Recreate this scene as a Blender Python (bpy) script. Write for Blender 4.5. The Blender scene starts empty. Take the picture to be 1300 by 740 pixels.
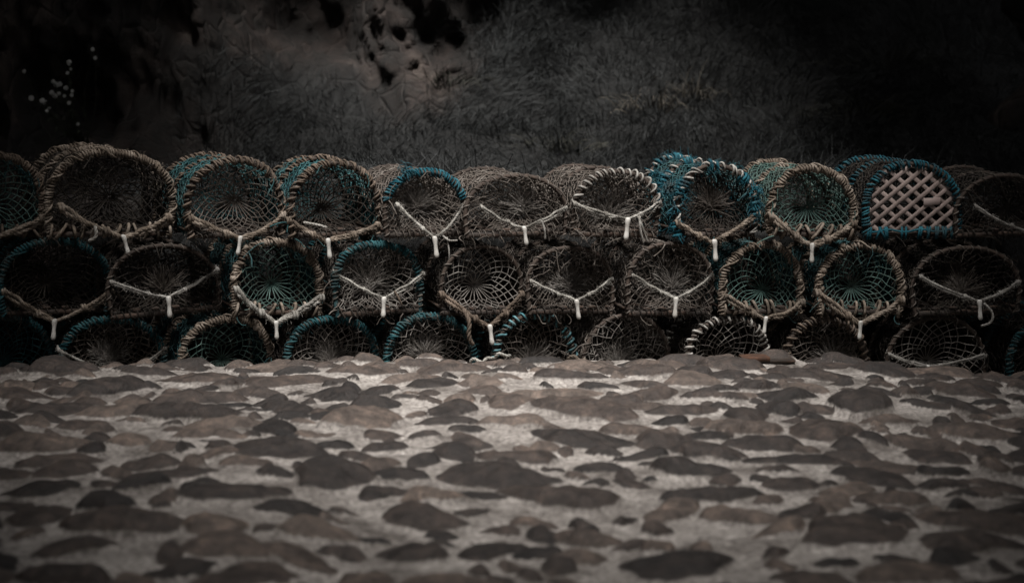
import bpy, math, random
import numpy as np
from mathutils import Vector

SEED = 7
rng = np.random.default_rng(SEED)
random.seed(SEED)
S = bpy.context.scene
COL = S.collection
R = math.radians

# ------------------------------------------------------------------ camera
CAM_Z = 1.42
FPX = 2160.0                 # focal length in pixels of the 1300 px wide photograph
PITCH = math.atan(253 / FPX)
HORIZON = 117.0

def at(px, py, Y):
    """World point on the ray through photo pixel (px,py) at depth Y."""
    u, v = (px - 650) / FPX, (370 - py) / FPX
    d = np.array([u, math.cos(PITCH) + v * math.sin(PITCH), -math.sin(PITCH) + v * math.cos(PITCH)])
    p = d * (Y / d[1])
    return np.array([p[0], Y, p[2] + CAM_Z])

cam_d = bpy.data.cameras.new('camera')
cam = bpy.data.objects.new('camera', cam_d)
COL.objects.link(cam)
cam.location = (0, 0, CAM_Z)
cam.rotation_euler = (math.pi / 2 - PITCH, 0, 0)
cam_d.sensor_width = 36
cam_d.lens = 36 * FPX / 1300
cam_d.clip_end = 500
cam_d.dof.use_dof = True
cam_d.dof.focus_distance = 8.05
cam_d.dof.aperture_fstop = 2.0
S.camera = cam

# ------------------------------------------------------------------ noise
def _hash(ix, iy, iz, seed):
    n = (ix * 374761393 + iy * 668265263 + iz * 2147483647 + seed * 1274126177) & 0xFFFFFFFF
    n = ((n ^ (n >> 13)) * 1274126177) & 0xFFFFFFFF
    n = ((n ^ (n >> 16)) * 2246822519) & 0xFFFFFFFF
    return ((n ^ (n >> 15)) & 0xFFFFFF) / float(0xFFFFFF)

def vnoise(x, y, z=0.0, seed=0):
    x = np.asarray(x, float); y = np.asarray(y, float); z = np.asarray(z, float) + 0 * x
    ix, iy, iz = np.floor(x).astype(np.int64), np.floor(y).astype(np.int64), np.floor(z).astype(np.int64)
    fx, fy, fz = x - ix, y - iy, z - iz
    fx, fy, fz = [f * f * (3 - 2 * f) for f in (fx, fy, fz)]
    out = 0
    for a in (0, 1):
        for b in (0, 1):
            for c in (0, 1):
                w = (fx if a else 1 - fx) * (fy if b else 1 - fy) * (fz if c else 1 - fz)
                out = out + w * _hash(ix + a, iy + b, iz + c, seed)
    return out * 2 - 1

def fbm(x, y, z=0.0, octaves=4, seed=0, gain=0.5):
    s, a = 0, 1.0
    for o in range(octaves):
        s = s + a * vnoise(np.asarray(x) * 2 ** o + 17.3 * o, np.asarray(y) * 2 ** o, np.asarray(z) * 2 ** o, seed + o)
        a *= gain
    return s

def sstep(a, b, x):
    t = np.clip((x - a) / (b - a), 0, 1)
    return t * t * (3 - 2 * t)

# ------------------------------------------------------------------ mesh collector
class MB:
    def __init__(self):
        self.v, self.q, self.t, self.n = [], [], [], 0

    def add(self, v, q=None, t=None):
        v = np.asarray(v, float).reshape(-1, 3)
        if q is not None and len(q): self.q.append(np.asarray(q, np.int64) + self.n)
        if t is not None and len(t): self.t.append(np.asarray(t, np.int64) + self.n)
        self.v.append(v); self.n += len(v)

    def mesh(self, name, smooth=True):
        me = bpy.data.meshes.new(name)
        V = np.concatenate(self.v)
        Q = np.concatenate(self.q) if self.q else np.zeros((0, 4), np.int64)
        T = np.concatenate(self.t) if self.t else np.zeros((0, 3), np.int64)
        me.vertices.add(len(V)); me.vertices.foreach_set('co', V.ravel())
        nl = Q.size + T.size
        me.loops.add(nl)
        me.loops.foreach_set('vertex_index', np.concatenate([Q.ravel(), T.ravel()]).astype(np.int32))
        me.polygons.add(len(Q) + len(T))
        starts = np.concatenate([np.arange(len(Q)) * 4, Q.size + np.arange(len(T)) * 3]).astype(np.int32)
        me.polygons.foreach_set('loop_start', starts)
        me.polygons.foreach_set('use_smooth', np.full(len(Q) + len(T), smooth))
        me.update(calc_edges=True); me.validate()
        return me

    def build(self, name, mat, parent=None, smooth=True):
        o = bpy.data.objects.new(name, self.mesh(name, smooth))
        COL.objects.link(o)
        if mat: o.data.materials.append(mat)
        if parent: o.parent = parent
        return o

    # many straight strands at once
    def segs(self, P, Q, r, sides=3):
        P, Q = np.asarray(P, float), np.asarray(Q, float)
        d = Q - P; L = np.linalg.norm(d, axis=1)
        ok = L > 1e-5; P, Q, d, L = P[ok], Q[ok], d[ok], L[ok]
        d /= L[:, None]
        up = np.where(np.abs(d[:, 2:3]) > 0.9, np.array([[1., 0, 0]]), np.array([[0, 0, 1.]]))
        a = np.cross(d, up); a /= np.linalg.norm(a, axis=1)[:, None]
        b = np.cross(d, a)
        n = len(P)
        r = np.broadcast_to(np.asarray(r, float), (n,))[:, None]
        vs = []
        for E in (P, Q):
            for k in range(sides):
                t = 2 * math.pi * k / sides
                vs.append(E + (a * math.cos(t) + b * math.sin(t)) * r)
        V = np.stack(vs, 1)
        base = (np.arange(n) * 2 * sides)[:, None]
        qs = [np.concatenate([base + k, base + (k + 1) % sides, base + sides + (k + 1) % sides, base + sides + k], 1)
              for k in range(sides)]
        self.add(V.reshape(-1, 3), np.concatenate(qs))

    def tube(self, pts, r, sides=6, closed=False):
        P = np.asarray(pts, float); n = len(P)
        r = np.broadcast_to(np.asarray(r, float), (n,))
        if closed:
            T = np.roll(P, -1, 0) - np.roll(P, 1, 0)
        else:
            T = np.gradient(P, axis=0)
        T /= np.maximum(np.linalg.norm(T, axis=1), 1e-9)[:, None]
        a = np.cross(T[0], [0, 0, 1.0])
        if np.linalg.norm(a) < 0.1: a = np.cross(T[0], [1.0, 0, 0])
        a /= np.linalg.norm(a)
        A = np.empty_like(P)
        for i in range(n):
            t = T[i]
            a = a - t * (a[0] * t[0] + a[1] * t[1] + a[2] * t[2])
            l = math.sqrt(a[0] ** 2 + a[1] ** 2 + a[2] ** 2)
            a = a / (l if l > 1e-9 else 1)
            A[i] = a
        B = np.cross(T, A)
        ang = 2 * math.pi * np.arange(sides) / sides
        V = P[:, None, :] + r[:, None, None] * (A[:, None, :] * np.cos(ang)[None, :, None] + B[:, None, :] * np.sin(ang)[None, :, None])
        m = n if closed else n - 1
        i = np.arange(m)[:, None]; k = np.arange(sides)[None, :]
        j = (i + 1) % n; k2 = (k + 1) % sides
        q = np.stack([i * sides + k, i * sides + k2, j * sides + k2, j * sides + k], -1).reshape(-1, 4)
        self.add(V.reshape(-1, 3), q)

    def box(self, c, size, rot=0.0, bev=0.004, tilt=0.0):
        sx, sy, sz = [s / 2 for s in size]; b = min(bev, sx * .6, sy * .6, sz * .6)
        vs, faces = [], []
        # chamfered box: three rings of an octagonal-ish prism along the longest axis
        bm_v = []
        for x, inset in ((-sx, b), (-sx + b, 0), (sx - b, 0), (sx, b)):
            yy, zz = sy - inset, sz - inset
            c2 = b * .8
            ring = [(yy, zz - c2), (yy - c2, zz), (-yy + c2, zz), (-yy, zz - c2), (-yy, -zz + c2), (-yy + c2, -zz), (yy - c2, -zz), (yy, -zz + c2)]
            bm_v += [(x, y, z) for y, z in ring]
        q = []
        for s in range(3):
            for k in range(8):
                q.append((s * 8 + k, s * 8 + (k + 1) % 8, (s + 1) * 8 + (k + 1) % 8, (s + 1) * 8 + k))
        q += [(0, 1, 2, 3), (0, 3, 4, 7), (4, 5, 6, 7), (24 + 3, 24 + 2, 24 + 1, 24), (24 + 7, 24 + 4, 24 + 3, 24), (24 + 7, 24 + 6, 24 + 5, 24 + 4)]
        V = np.array(bm_v, float)
        ct, st = math.cos(tilt), math.sin(tilt)
        V = V @ np.array([[ct, 0, st], [0, 1, 0], [-st, 0, ct]])
        cr, sr = math.cos(rot), math.sin(rot)
        V = V @ np.array([[cr, sr, 0], [-sr, cr, 0], [0, 0, 1]])
        self.add(V + np.asarray(c, float), q)

    def blob(self, c, rad, seed=0, nu=10, nv=7, amp=.2):
        u = np.linspace(0, 2 * math.pi, nu, endpoint=False); v = np.linspace(0, math.pi, nv)
        U, W = np.meshgrid(u, v)
        D = np.stack([np.cos(U) * np.sin(W), np.sin(U) * np.sin(W), np.cos(W)], -1)
        k = 1 + amp * vnoise(D[..., 0] * 1.7 + seed, D[..., 1] * 1.7, D[..., 2] * 1.7, seed)
        P = D * k[..., None] * np.asarray(rad) + np.asarray(c)
        i = np.arange(nv - 1)[:, None]; j = np.arange(nu)[None, :]
        q = np.stack([i * nu + j, (i + 1) * nu + j, (i + 1) * nu + (j + 1) % nu, i * nu + (j + 1) % nu], -1).reshape(-1, 4)
        self.add(P.reshape(-1, 3), q)

def resample(P, n=None, step=None):
    P = np.asarray(P, float)
    d = np.r_[0, np.cumsum(np.linalg.norm(np.diff(P, axis=0), axis=1))]
    if n is None: n = max(3, int(d[-1] / step) + 1)
    s = np.linspace(0, d[-1], n)
    return np.stack([np.interp(s, d, P[:, k]) for k in range(3)], 1)

def smooth_path(P, it=3):
    """Chaikin corner cutting."""
    P = np.asarray(P, float)
    for _ in range(it):
        a, b = P[:-1] * .75 + P[1:] * .25, P[:-1] * .25 + P[1:] * .75
        P = np.concatenate([P[:1], np.stack([a, b], 1).reshape(-1, 3), P[-1:]])
    return P

def frames(P):
    T = np.gradient(P, axis=0); T /= np.maximum(np.linalg.norm(T, axis=1), 1e-9)[:, None]
    a = np.cross(T[0], [0.13, .2, .97]); a /= np.linalg.norm(a)
    A = np.empty_like(P)
    for i in range(len(P)):
        a = a - T[i] * a.dot(T[i]); a = a / max(np.linalg.norm(a), 1e-9); A[i] = a
    return T, A, np.cross(T, A)

def rope(mb, path, rad, strands=3, pitch=7.0, step=.9, taper=True):
    """Laid rope: twisted strands of real geometry."""
    P = resample(path, step=rad * step)
    T, A, B = frames(P)
    d = np.arange(len(P)) * rad * step
    rr = np.full(len(P), rad * .60)
    if taper: rr[0] = rr[-1] = rad * .15
    for k in range(strands):
        t = 2 * math.pi * (d / (pitch * rad) + k / strands)
        mb.tube(P + (A * np.cos(t)[:, None] + B * np.sin(t)[:, None]) * rad * .5, rr, 5)

def coil(mb, P, hr, rr, pitch, g, pts=9, loose=.15, sides=5):
    """Rope wound round a curve P (dense polyline)."""
    D = resample(P, step=pitch / pts)
    T, A, B = frames(D)
    n = len(D)
    t = 2 * math.pi * np.arange(n) / pts
    t = t + 1.2 * np.cumsum(g.normal(0, loose * .35, n)) * .3 + 2.6 * loose * vnoise(np.arange(n) / pts * .45, np.zeros(n) + g.random() * 50, 0, 7) * 2
    rad = hr + rr * (0.85 + loose * 1.6 * np.abs(vnoise(np.arange(n) * .11, np.zeros(n), 0, int(g.integers(999)))))
    mb.tube(D + (A * np.cos(t)[:, None] + B * np.sin(t)[:, None]) * rad[:, None],
            rr * (1 + .15 * vnoise(np.arange(n) * .2, np.zeros(n), 3.1, 5)), sides)

def fuzz(mb, P, rad, per_m, g, ln=.012, r=.0006):
    """Stray fibres standing off a worn rope."""
    D = resample(P, step=.004); k = int(per_m * len(D) * .004)
    if k < 1: return
    c = D[g.integers(0, len(D), k)]
    d = g.normal(0, 1, (k, 3)); d /= np.linalg.norm(d, axis=1)[:, None]
    a = c + d * rad * .8
    l = ln * (.4 + g.random(k))[:, None]
    m = a + (d + g.normal(0, .5, (k, 3))) * l * .5
    mb.segs(np.r_[a, m], np.r_[m, m + (g.normal(0, .8, (k, 3)) + d * .4 - [0, 0, .3]) * l * .5], r, 3)

# ------------------------------------------------------------------ materials
def lin(*c): return (c[0], c[1], c[2], 1.0)

def new_mat(name):
    m = bpy.data.materials.new(name); m.use_nodes = True
    nt = m.node_tree; b = nt.nodes['Principled BSDF']
    return m, nt, b

def N(nt, typ, **kw):
    n = nt.nodes.new(typ)
    for k, v in kw.items():
        if k in n.inputs.keys(): n.inputs[k].default_value = v
        else: setattr(n, k, v)
    return n

def ramp(nt, fac, stops):
    r = nt.nodes.new('ShaderNodeValToRGB')
    el = r.color_ramp.elements
    while len(el) < len(stops): el.new(.5)
    for e, (p, c) in zip(el, stops): e.position = p; e.color = c
    nt.links.new(fac, r.inputs[0]); return r

def noise_mat(name, stops, scale=20, detail=5, rough=.85, bump=.3, bscale=150, spec=.25, bdist=.004, coord='Object', stretch=None):
    m, nt, b = new_mat(name)
    tc = nt.nodes.new('ShaderNodeTexCoord')
    src = tc.outputs[coord]
    if stretch:
        mp = nt.nodes.new('ShaderNodeMapping'); mp.inputs['Scale'].default_value = stretch
        nt.links.new(src, mp.inputs[0]); src = mp.outputs[0]
    oi = nt.nodes.new('ShaderNodeObjectInfo')
    ad = nt.nodes.new('ShaderNodeVectorMath'); ad.operation = 'ADD'
    cx = nt.nodes.new('ShaderNodeCombineXYZ')
    ml = N(nt, 'ShaderNodeMath', operation='MULTIPLY'); ml.inputs[1].default_value = 37.0
    nt.links.new(oi.outputs['Random'], ml.inputs[0]); nt.links.new(ml.outputs[0], cx.inputs[0])
    nt.links.new(src, ad.inputs[0]); nt.links.new(cx.outputs[0], ad.inputs[1]); src = ad.outputs[0]
    n = N(nt, 'ShaderNodeTexNoise', Scale=scale, Detail=detail, Roughness=.65)
    nt.links.new(src, n.inputs['Vector'])
    r = ramp(nt, n.outputs['Fac'], stops)
    nt.links.new(r.outputs[0], b.inputs['Base Color'])
    b.inputs['Roughness'].default_value = rough
    b.inputs['Specular IOR Level'].default_value = spec
    n2 = N(nt, 'ShaderNodeTexNoise', Scale=bscale, Detail=4)
    nt.links.new(src, n2.inputs['Vector'])
    bp = N(nt, 'ShaderNodeBump', Strength=bump, Distance=bdist)
    nt.links.new(n2.outputs['Fac'], bp.inputs['Height']); nt.links.new(bp.outputs[0], b.inputs['Normal'])
    return m

def rope_mat(name, dark, mid, light, scale=22):
    m = _rope_mat(name, dark, mid, light, scale)
    nt = m.node_tree; b = nt.nodes['Principled BSDF']
    l = b.inputs['Base Color'].links[0]; src = l.from_socket
    vec = [n for n in nt.nodes if n.type == 'TEX_NOISE'][0].inputs['Vector'].links[0].from_socket
    n = N(nt, 'ShaderNodeTexNoise', Scale=7.5, Detail=4, Roughness=.7); nt.links.new(vec, n.inputs['Vector'])
    k = ramp(nt, n.outputs['Fac'], [(.46, lin(0, 0, 0)), (.68, lin(.85, .85, .85))])
    mx = N(nt, 'ShaderNodeMix', data_type='RGBA'); nt.links.new(k.outputs[0], mx.inputs['Factor'])   # patches of dried mud and weed
    nt.links.new(src, mx.inputs['A']); mx.inputs['B'].default_value = lin(.04 + dark[0] * .4, .034 + dark[1] * .4, .028 + dark[2] * .4)
    nt.links.new(mx.outputs['Result'], b.inputs['Base Color'])
    return m
def _rope_mat(name, dark, mid, light, scale=22):
    return noise_mat(name, [(.28, lin(*dark)), (.48, lin(*mid)), (.72, lin(*light))], scale=scale, rough=.95, bump=.6, bscale=260, spec=.1, bdist=.003)

M = {}
M['tan'] = rope_mat('tan rope', (.045, .035, .027), (.145, .115, .090), (.33, .28, .235))
M['brown'] = rope_mat('brown rope', (.035, .025, .019), (.095, .072, .055), (.20, .155, .125))
M['grey'] = rope_mat('grey rope', (.10, .092, .084), (.25, .235, .215), (.42, .40, .37))
M['pale'] = rope_mat('pale rope', (.10, .093, .083), (.235, .222, .20), (.41, .39, .355))
M['teal'] = rope_mat('teal rope', (.006, .018, .021), (.012, .045, .052), (.04, .11, .12))
M['blue'] = rope_mat('blue rope', (.005, .020, .027), (.010, .062, .084), (.035, .135, .165))
M['ltteal'] = rope_mat('pale teal rope', (.02, .05, .055), (.05, .14, .16), (.16, .27, .29))
M['net_green'] = rope_mat('green twine', (.022, .042, .037), (.058, .102, .090), (.125, .185, .165), 14)
M['net_brown'] = rope_mat('brown twine', (.035, .029, .025), (.085, .072, .062), (.19, .168, .15), 14)
M['net_grey'] = rope_mat('pale twine', (.06, .053, .048), (.15, .135, .122), (.30, .28, .255), 14)
M['net_dark'] = rope_mat('dark twine', (.009, .008, .007), (.020, .017, .015), (.045, .039, .034), 14)
M['net_teal'] = rope_mat('teal twine', (.008, .024, .026), (.02, .055, .06), (.05, .11, .115), 14)
M['net_teal2'] = rope_mat('teal side twine', (.010, .028, .03), (.025, .075, .08), (.07, .15, .155), 10)
M['hoop'] = noise_mat('weathered hoop', [(.3, lin(.02, .016, .014)), (.6, lin(.05, .036, .028)), (.8, lin(.10, .075, .06))], 30, rough=.8)
M['wood'] = noise_mat('wet weathered wood', [(.25, lin(.012, .010, .009)), (.48, lin(.028, .021, .017)), (.62, lin(.055, .034, .024)), (.78, lin(.15, .12, .10))], 16, rough=.75, stretch=(.5, 1, 3))
M['toggle'] = noise_mat('white plastic', [(.30, lin(.24, .22, .195)), (.5, lin(.43, .41, .38)), (.8, lin(.56, .54, .51))], 25, rough=.45, bump=.08, spec=.4)
M['lattice'] = noise_mat('faded clay plastic', [(.25, lin(.10, .078, .07)), (.5, lin(.23, .178, .160)), (.8, lin(.35, .285, .262))], 14, rough=.7, bump=.15)
M['tag'] = noise_mat('faded tag plastic', [(.3, lin(.24, .18, .165)), (.7, lin(.34, .27, .25))], 18, rough=.6, bump=.1)
M['rust'] = noise_mat('rusty iron', [(.25, lin(.03, .02, .015)), (.5, lin(.06, .03, .019)), (.75, lin(.13, .06, .03))], 18, rough=.85, bump=.5)

# ------------------------------------------------------------------ things
def thing(name, label, cat, loc, rotz=0.0, group=None):
    o = bpy.data.objects.new(name, None); COL.objects.link(o)
    o.empty_display_size = .1
    o.location = [float(v) for v in loc]; o.rotation_euler = (0, 0, rotz)
    o['label'] = label; o['category'] = cat
    if group: o['group'] = group
    return o

def tag(o, label, cat, group=None):
    o['label'] = label; o['category'] = cat
    if group: o['group'] = group
    return o

# ------------------------------------------------------------------ lobster pots
def arch(w, h, g, flat=2.3, z0=.36):
    """D-shaped outline from left foot over the top to right foot, (n,2)."""
    zs = h * z0
    th = np.linspace(math.pi, 0, 60)
    x = np.sign(np.cos(th)) * np.abs(np.cos(th)) ** (2 / flat) * w / 2
    z = zs + (h - zs) * np.sin(th) ** (2 / 2.2)
    ft = .93 + .05 * g.random()
    k = np.linspace(0, 1, 8)[:-1]
    le = np.stack([-w / 2 * (ft + (1 - ft) * np.sin(k * math.pi / 2)), zs * k], 1)
    ri = le[::-1] * [-1, 1]
    P = np.concatenate([le, np.stack([x, z], 1), ri])
    # bent out of true
    a = np.linspace(0, 1, len(P))
    ph = g.random(4) * 6.28
    P[:, 0] += w * .013 * np.sin(a * 9 + ph[0]) * np.sin(a * math.pi) + w * .02 * g.normal() * P[:, 1] / h
    P[:, 1] += h * .014 * np.sin(a * 11 + ph[1]) * np.sin(a * math.pi)
    P3 = resample(np.c_[P, np.zeros(len(P))], n=121)
    return P3[:, :2]

def closed_outline(A, n):
    """n points round arch + base line, starting at left foot."""
    P = np.concatenate([A, A[:1]])
    return resample(np.c_[P, np.zeros(len(P))], n=n + 1)[:n, :2]

def end_net(mb, A, y0, n, rings, centre, depth, g, r, ease=1.0, jit=.004, hole=.03, burst=.66):
    """Round diamond netting gathered from the hoop to a knot."""
    big = closed_outline(A, n * 4)
    c = np.array(centre); ws = g.random() * 90
    nodes = []
    for k in range(rings + 1):
        f = burst * (k / (rings - 1)) ** ease if k < rings else 1 - hole
        idx = ((np.arange(n) + .5 * (k % 2)) * 4).astype(int) % (n * 4)
        B = big[idx]
        X = B * (1 - f) + c * f
        y = y0 + depth * f ** 1.3 + np.zeros(n)
        # strands belly out between hoop and knot
        J = g.normal(0, jit * (1 - .6 * f) if k else 0.0, (n, 3)) if k else np.zeros((n, 3))
        P = np.stack([X[:, 0], y, X[:, 1]], 1) + J
        if k:
            wq = .013 * (1 - .5 * f)
            P[:, 0] += wq * vnoise(P[:, 0] * 9 + ws, P[:, 2] * 9, 0, 3); P[:, 2] += wq * vnoise(P[:, 0] * 9 + ws, P[:, 2] * 9 + 31, 0, 4)
        P[:, 2] -= .012 * math.sin(math.pi * min(f, 1)) * (1 + .3 * g.random())
        nodes.append(P)
    Ps, Qs = [], []
    for k in range(rings):
        s = 0 if k % 2 == 0 else 1
        for off in (s - 1, s):
            Ps.append(nodes[k]); Qs.append(np.roll(nodes[k + 1], -off, 0))
    P, Q = np.concatenate(Ps), np.concatenate(Qs)
    keep = g.random(len(P)) > .02
    mb.segs(P[keep], Q[keep], r, 4)
    kn = nodes[1:-2]
    if kn:
        K = np.concatenate(kn)
        mb.segs(K - [0, 0, r * 1.1], K + [0, 0, r * 1.1], r * 1.7, 4)

def body_net(mb, A, L, ns, ny, g, r, sag=.05, hoops=3):
    """Diamond netting stretched over the hoops."""
    big = resample(np.c_[A, np.zeros(len(A))], n=ns * 2 + 1)[:, :2]
    cz = A[:, 1].max() * .35
    rows = []
    for k in range(ny + 1):
        y = L * k / ny
        f = (y / L * (hoops - 1)) % 1.0
        sg = 1 - sag * math.sin(math.pi * f)
        idx = np.arange(0, ns * 2, 2) + (k % 2)
        B = big[np.clip(idx, 0, ns * 2)] * 1.0
        X = B[:, 0] * sg; Z = cz + (B[:, 1] - cz) * (sg if True else 1)
        J = g.normal(0, .0045, (len(B), 3))
        rows.append(np.stack([X, np.full(len(B), y), np.maximum(Z, .004)], 1) + J)
    Ps, Qs = [], []
    for k in range(ny):
        a, b = rows[k], rows[k + 1]
        Ps.append(a); Qs.append(b)
        if k % 2 == 0: Ps.append(a[1:]); Qs.append(b[:-1])
        else: Ps.append(a[:-1]); Qs.append(b[1:])
    mb.segs(np.concatenate(Ps), np.concatenate(Qs), r, 4)

def tuft(mb, c, g, n=60, size=.05, r=.0022, drop=.5):
    for _ in range(n):
        d = g.normal(0, 1, 3); d /= np.linalg.norm(d)
        p0 = np.asarray(c) + g.normal(0, size * .35, 3)
        l = size * (.4 + g.random())
        p1 = p0 + d * l * .5
        p2 = p1 + (d + g.normal(0, .6, 3)) * l * .4 - [0, 0, drop * l * .6]
        mb.tube(np.array([p0, p1, p2]), [r, r, r * .5], 4)

PROF = np.array([(.0, .0), (.55, .004), (.85, .04), (.98, .12), (.94, .22), (.78, .34), (.70, .48), (.72, .60), (.82, .72), (.95, .84), (.86, .94), (.45, .995), (.0, 1.0)])

def toggle(mb, top, length, width, lean):
    n = 10
    u = np.linspace(0, 2 * math.pi, n, endpoint=False)
    V = []
    for rr, zz in PROF:
        z = -zz * length
        V.append(np.stack([np.cos(u) * rr * width / 2 + lean * z, np.sin(u) * rr * width / 2 * .8, np.full(n, z)], 1))
    V = np.concatenate(V) + np.asarray(top)
    i = np.arange(len(PROF) - 1)[:, None]; j = np.arange(n)[None, :]
    q = np.stack([i * n + j, (i + 1) * n + j, (i + 1) * n + (j + 1) % n, i * n + (j + 1) % n], -1).reshape(-1, 4)
    mb.add(V, q)

Y0 = 8.0
GROUP = 'lobster pots stacked three rows high'

def pot(px, l, r_, top, base, style, face, label, V=None, vmat='grey', vrad=.008, peg=28, z=None,
        body='net_dark', seed=0, bind=None, hoop_top=True, tails=(), extra=None, yaw=12.5, centre=(.0, .42), row=0, dense=False, part=(0., 1.)):
    g = np.random.default_rng(1000 + seed)
    a = R(float(np.interp(px, [140, 300, 426, 541, 655, 780, 908, 1030, 1157], [22, 21, 20, 18, 15, 13, 11, 8, 4])) + g.normal(0, 1.3))
    yf = Y0 + g.normal(0, .018)
    p = at(px, base, yf)
    p[2] = z
    thick = {'rope': .036, 'sparse': .034, 'bits': .04, 'teal': .034, 'pale': .034, 'plain': .014, 'lattice': .036}[style]
    w = (r_ - l) * yf / FPX / math.cos(a) - thick
    zt = at(px, top, yf)[2]
    h = zt - z - thick / 2
    L = .66 + .05 * g.random()
    t = thing('lobster_pot', label, 'lobster pot', p, a, GROUP)
    t.rotation_euler = (0, g.normal(0, R(1.3)), a)
    vrad *= .76 if vrad < .0085 else .9
    loc = lambda qx, qy, dy=-.03: np.array([(qx - px) * yf / FPX / math.cos(a), dy, at(qx, qy, yf)[2] - z])
    A0 = arch(w, h, g)
    hoopsA = []
    for k in range(3):
        Ak = A0 * [1 + g.normal(0, .012), 1 + g.normal(0, .015)]
        if k == 0: Ak = A0
        hoopsA.append(Ak)
    # base frame of bars and slats
    mb = MB()
    mb.box((0, .004, .010), (w * .97, .026, .024), g.normal(0, .015), .006)
    mb.box((0, L, .012), (w * .97, .032, .03), g.normal(0, .02), .006)
    mb.box((0, L / 2, .010), (w * .95, .032, .024), g.normal(0, .02), .006)
    for s in np.linspace(-1, 1, 6):
        mb.box((s * w * .45, L / 2, .030 + .003 * (s > .9)), (L + .02, .034, .012), math.pi / 2 + g.normal(0, .01), .003)
    mb.build('base_frame', M['wood'], t)
    # hoops and their bindings
    for k in range(3):
        y = L * k / 2
        P = np.c_[hoopsA[k][:, 0], np.full(121, y), hoopsA[k][:, 1]]
        P[:, 1] += .008 * np.sin(np.linspace(0, 6, 121) + g.random() * 6)
        mb = MB(); mb.tube(P[::2], .0115 if style in ('rope', 'teal') else .0105, 7); mb.build('hoop', M[{'rope': 'brown', 'teal': 'teal'}.get(style, 'hoop') if not (style == 'teal' and (k or row == 0)) else 'hoop'], t)
        hm = None if row == 0 and k and style in ('teal', 'pale') else bind or {'rope': 'tan', 'sparse': 'tan', 'bits': 'blue', 'teal': 'teal', 'pale': 'grey', 'lattice': 'blue', 'plain': None}[style]
        if hm is None:
            mb = MB(); coil(mb, P, .010, .0030, .045, g, 8, .4, 4); fuzz(mb, P, .013, 160, g); mb.build('twine_lashing', M['net_brown'], t); continue
        mb = MB()
        if style == 'rope':
            coil(mb, P, .0095, .0043, .0140, g, 9, .7)
            coil(mb, P[::-1], .0120, .0040, .07, g, 12, .9)
            coil(mb, P[10:-10], .016, .0042, .13, g, 14, .9)
            for c_ in P[g.integers(6, 114, 9)]:
                mb.blob(c_ + g.normal(0, .006, 3), (.013 + .006 * g.random(),) * 3, int(g.integers(99)), 8, 6, .35)
            fuzz(mb, P, .022, 420, g, .016)
        elif style == 'sparse':
            coil(mb, P, .0105, .0052, .045, g, 12, .6)
            coil(mb, P[30:90], .012, .0048, .03, g, 10, .8)
            coil(mb, P[::-1], .013, .0036, .15, g, 16, .8)
            fuzz(mb, P, .018, 220, g, .016)
        elif style == 'bits':
            for f0, f1 in ((.0, .12), (.2, .33), (.42, .5), (.62, .7), (.80, .93)):
                f0 = max(0, f0 + g.normal(0, .03)); f1 = max(f0 + .06, f1 + g.normal(0, .03))
                q = P[max(0, int(f0 * 120)):max(8, int(f1 * 120))]
                coil(mb, q, .012, .0075, .019, g, 9, .8); fuzz(mb, q, .025, 1500, g, .03, .0011)
        elif style == 'teal':
            q = P[int(part[0] * 120):int(part[1] * 120) + 1]
            coil(mb, q, .0105, .0048, .0175, g, 9, .55)
            coil(mb, q, .0125, .0045, .09, g, 12, .8)
            fuzz(mb, q, .02, 300, g, .014)
        elif style == 'pale':
            q = P[20:-20] if k == 0 else P
            coil(mb, q, .0105, .0056, .036, g, 12, .75); fuzz(mb, q, .02, 250, g)
        elif style == 'lattice':
            coil(mb, P, .0105, .0046, .020, g, 10, .8)
            coil(mb, P[::-1], .012, .0037, .05, g, 11, .8); fuzz(mb, P, .02, 260, g)
        mb.build('rope_binding', M[hm], t)
        if style == 'bits':
            mb = MB(); coil(mb, P, .0115, .0055, .052, g, 12, .7); coil(mb, P[::-1], .013, .004, .11, g, 14, .8); mb.build('pale_binding', M['grey'], t)
        if style in ('teal', 'pale', 'sparse') and k == 0:
            mb = MB(); coil(mb, P, .010, .0032, .034, g, 8, .5, 4); fuzz(mb, P, .014, 200, g); mb.build('twine_lashing', M['net_brown'], t)
    # netting
    mb = MB(); body_net(mb, A0, L, 25, 30, g, .0029, .05); body_net(mb, A0 * .985, L, 21, 24, g, .0026, .085)
    # broken ends of twine hanging off the rim and the base
    for q in range(int(g.integers(5, 10))):
        b0 = closed_outline(A0, 80)[int(g.integers(0, 80))]
        p0 = np.array([b0[0], -.016, b0[1]]); ln = g.uniform(.03, .11)
        d0 = np.array([g.normal(0, .5), -.35 * g.random(), g.normal(0, .35)])
        P = [p0]
        for st in range(5):
            d0 = d0 + [g.normal(0, .45), g.normal(0, .12), -.38]
            P.append(P[-1] + d0 / np.linalg.norm(d0) * ln / 5)
        P = np.array(P); P[:, 2] = np.maximum(P[:, 2], .006 - .05 * (row < 2)); P[:, 1] = np.minimum(P[:, 1], -.006)
        mb.tube(smooth_path(P, 2), g.uniform(.0014, .0032), 5)
    mb.build('netting', M[body], t)
    mb = MB(); end_net(mb, hoopsA[2], L, 22, 7, (.02 * g.normal(), h * .45), .05, g, .003); mb.build('rear_net', M[body], t)
    mb = MB(); end_net(mb, A0 * .97, L * .5, 20, 6, (.0, h * .4), -.10, g, .003); mb.build('parlour_net', M['net_dark'], t)  # dark twine stands in for the shade inside the pot
    fc = np.array([w * centre[0] + .022 * g.normal(), h * (centre[1] + .05 * g.normal())])
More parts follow.
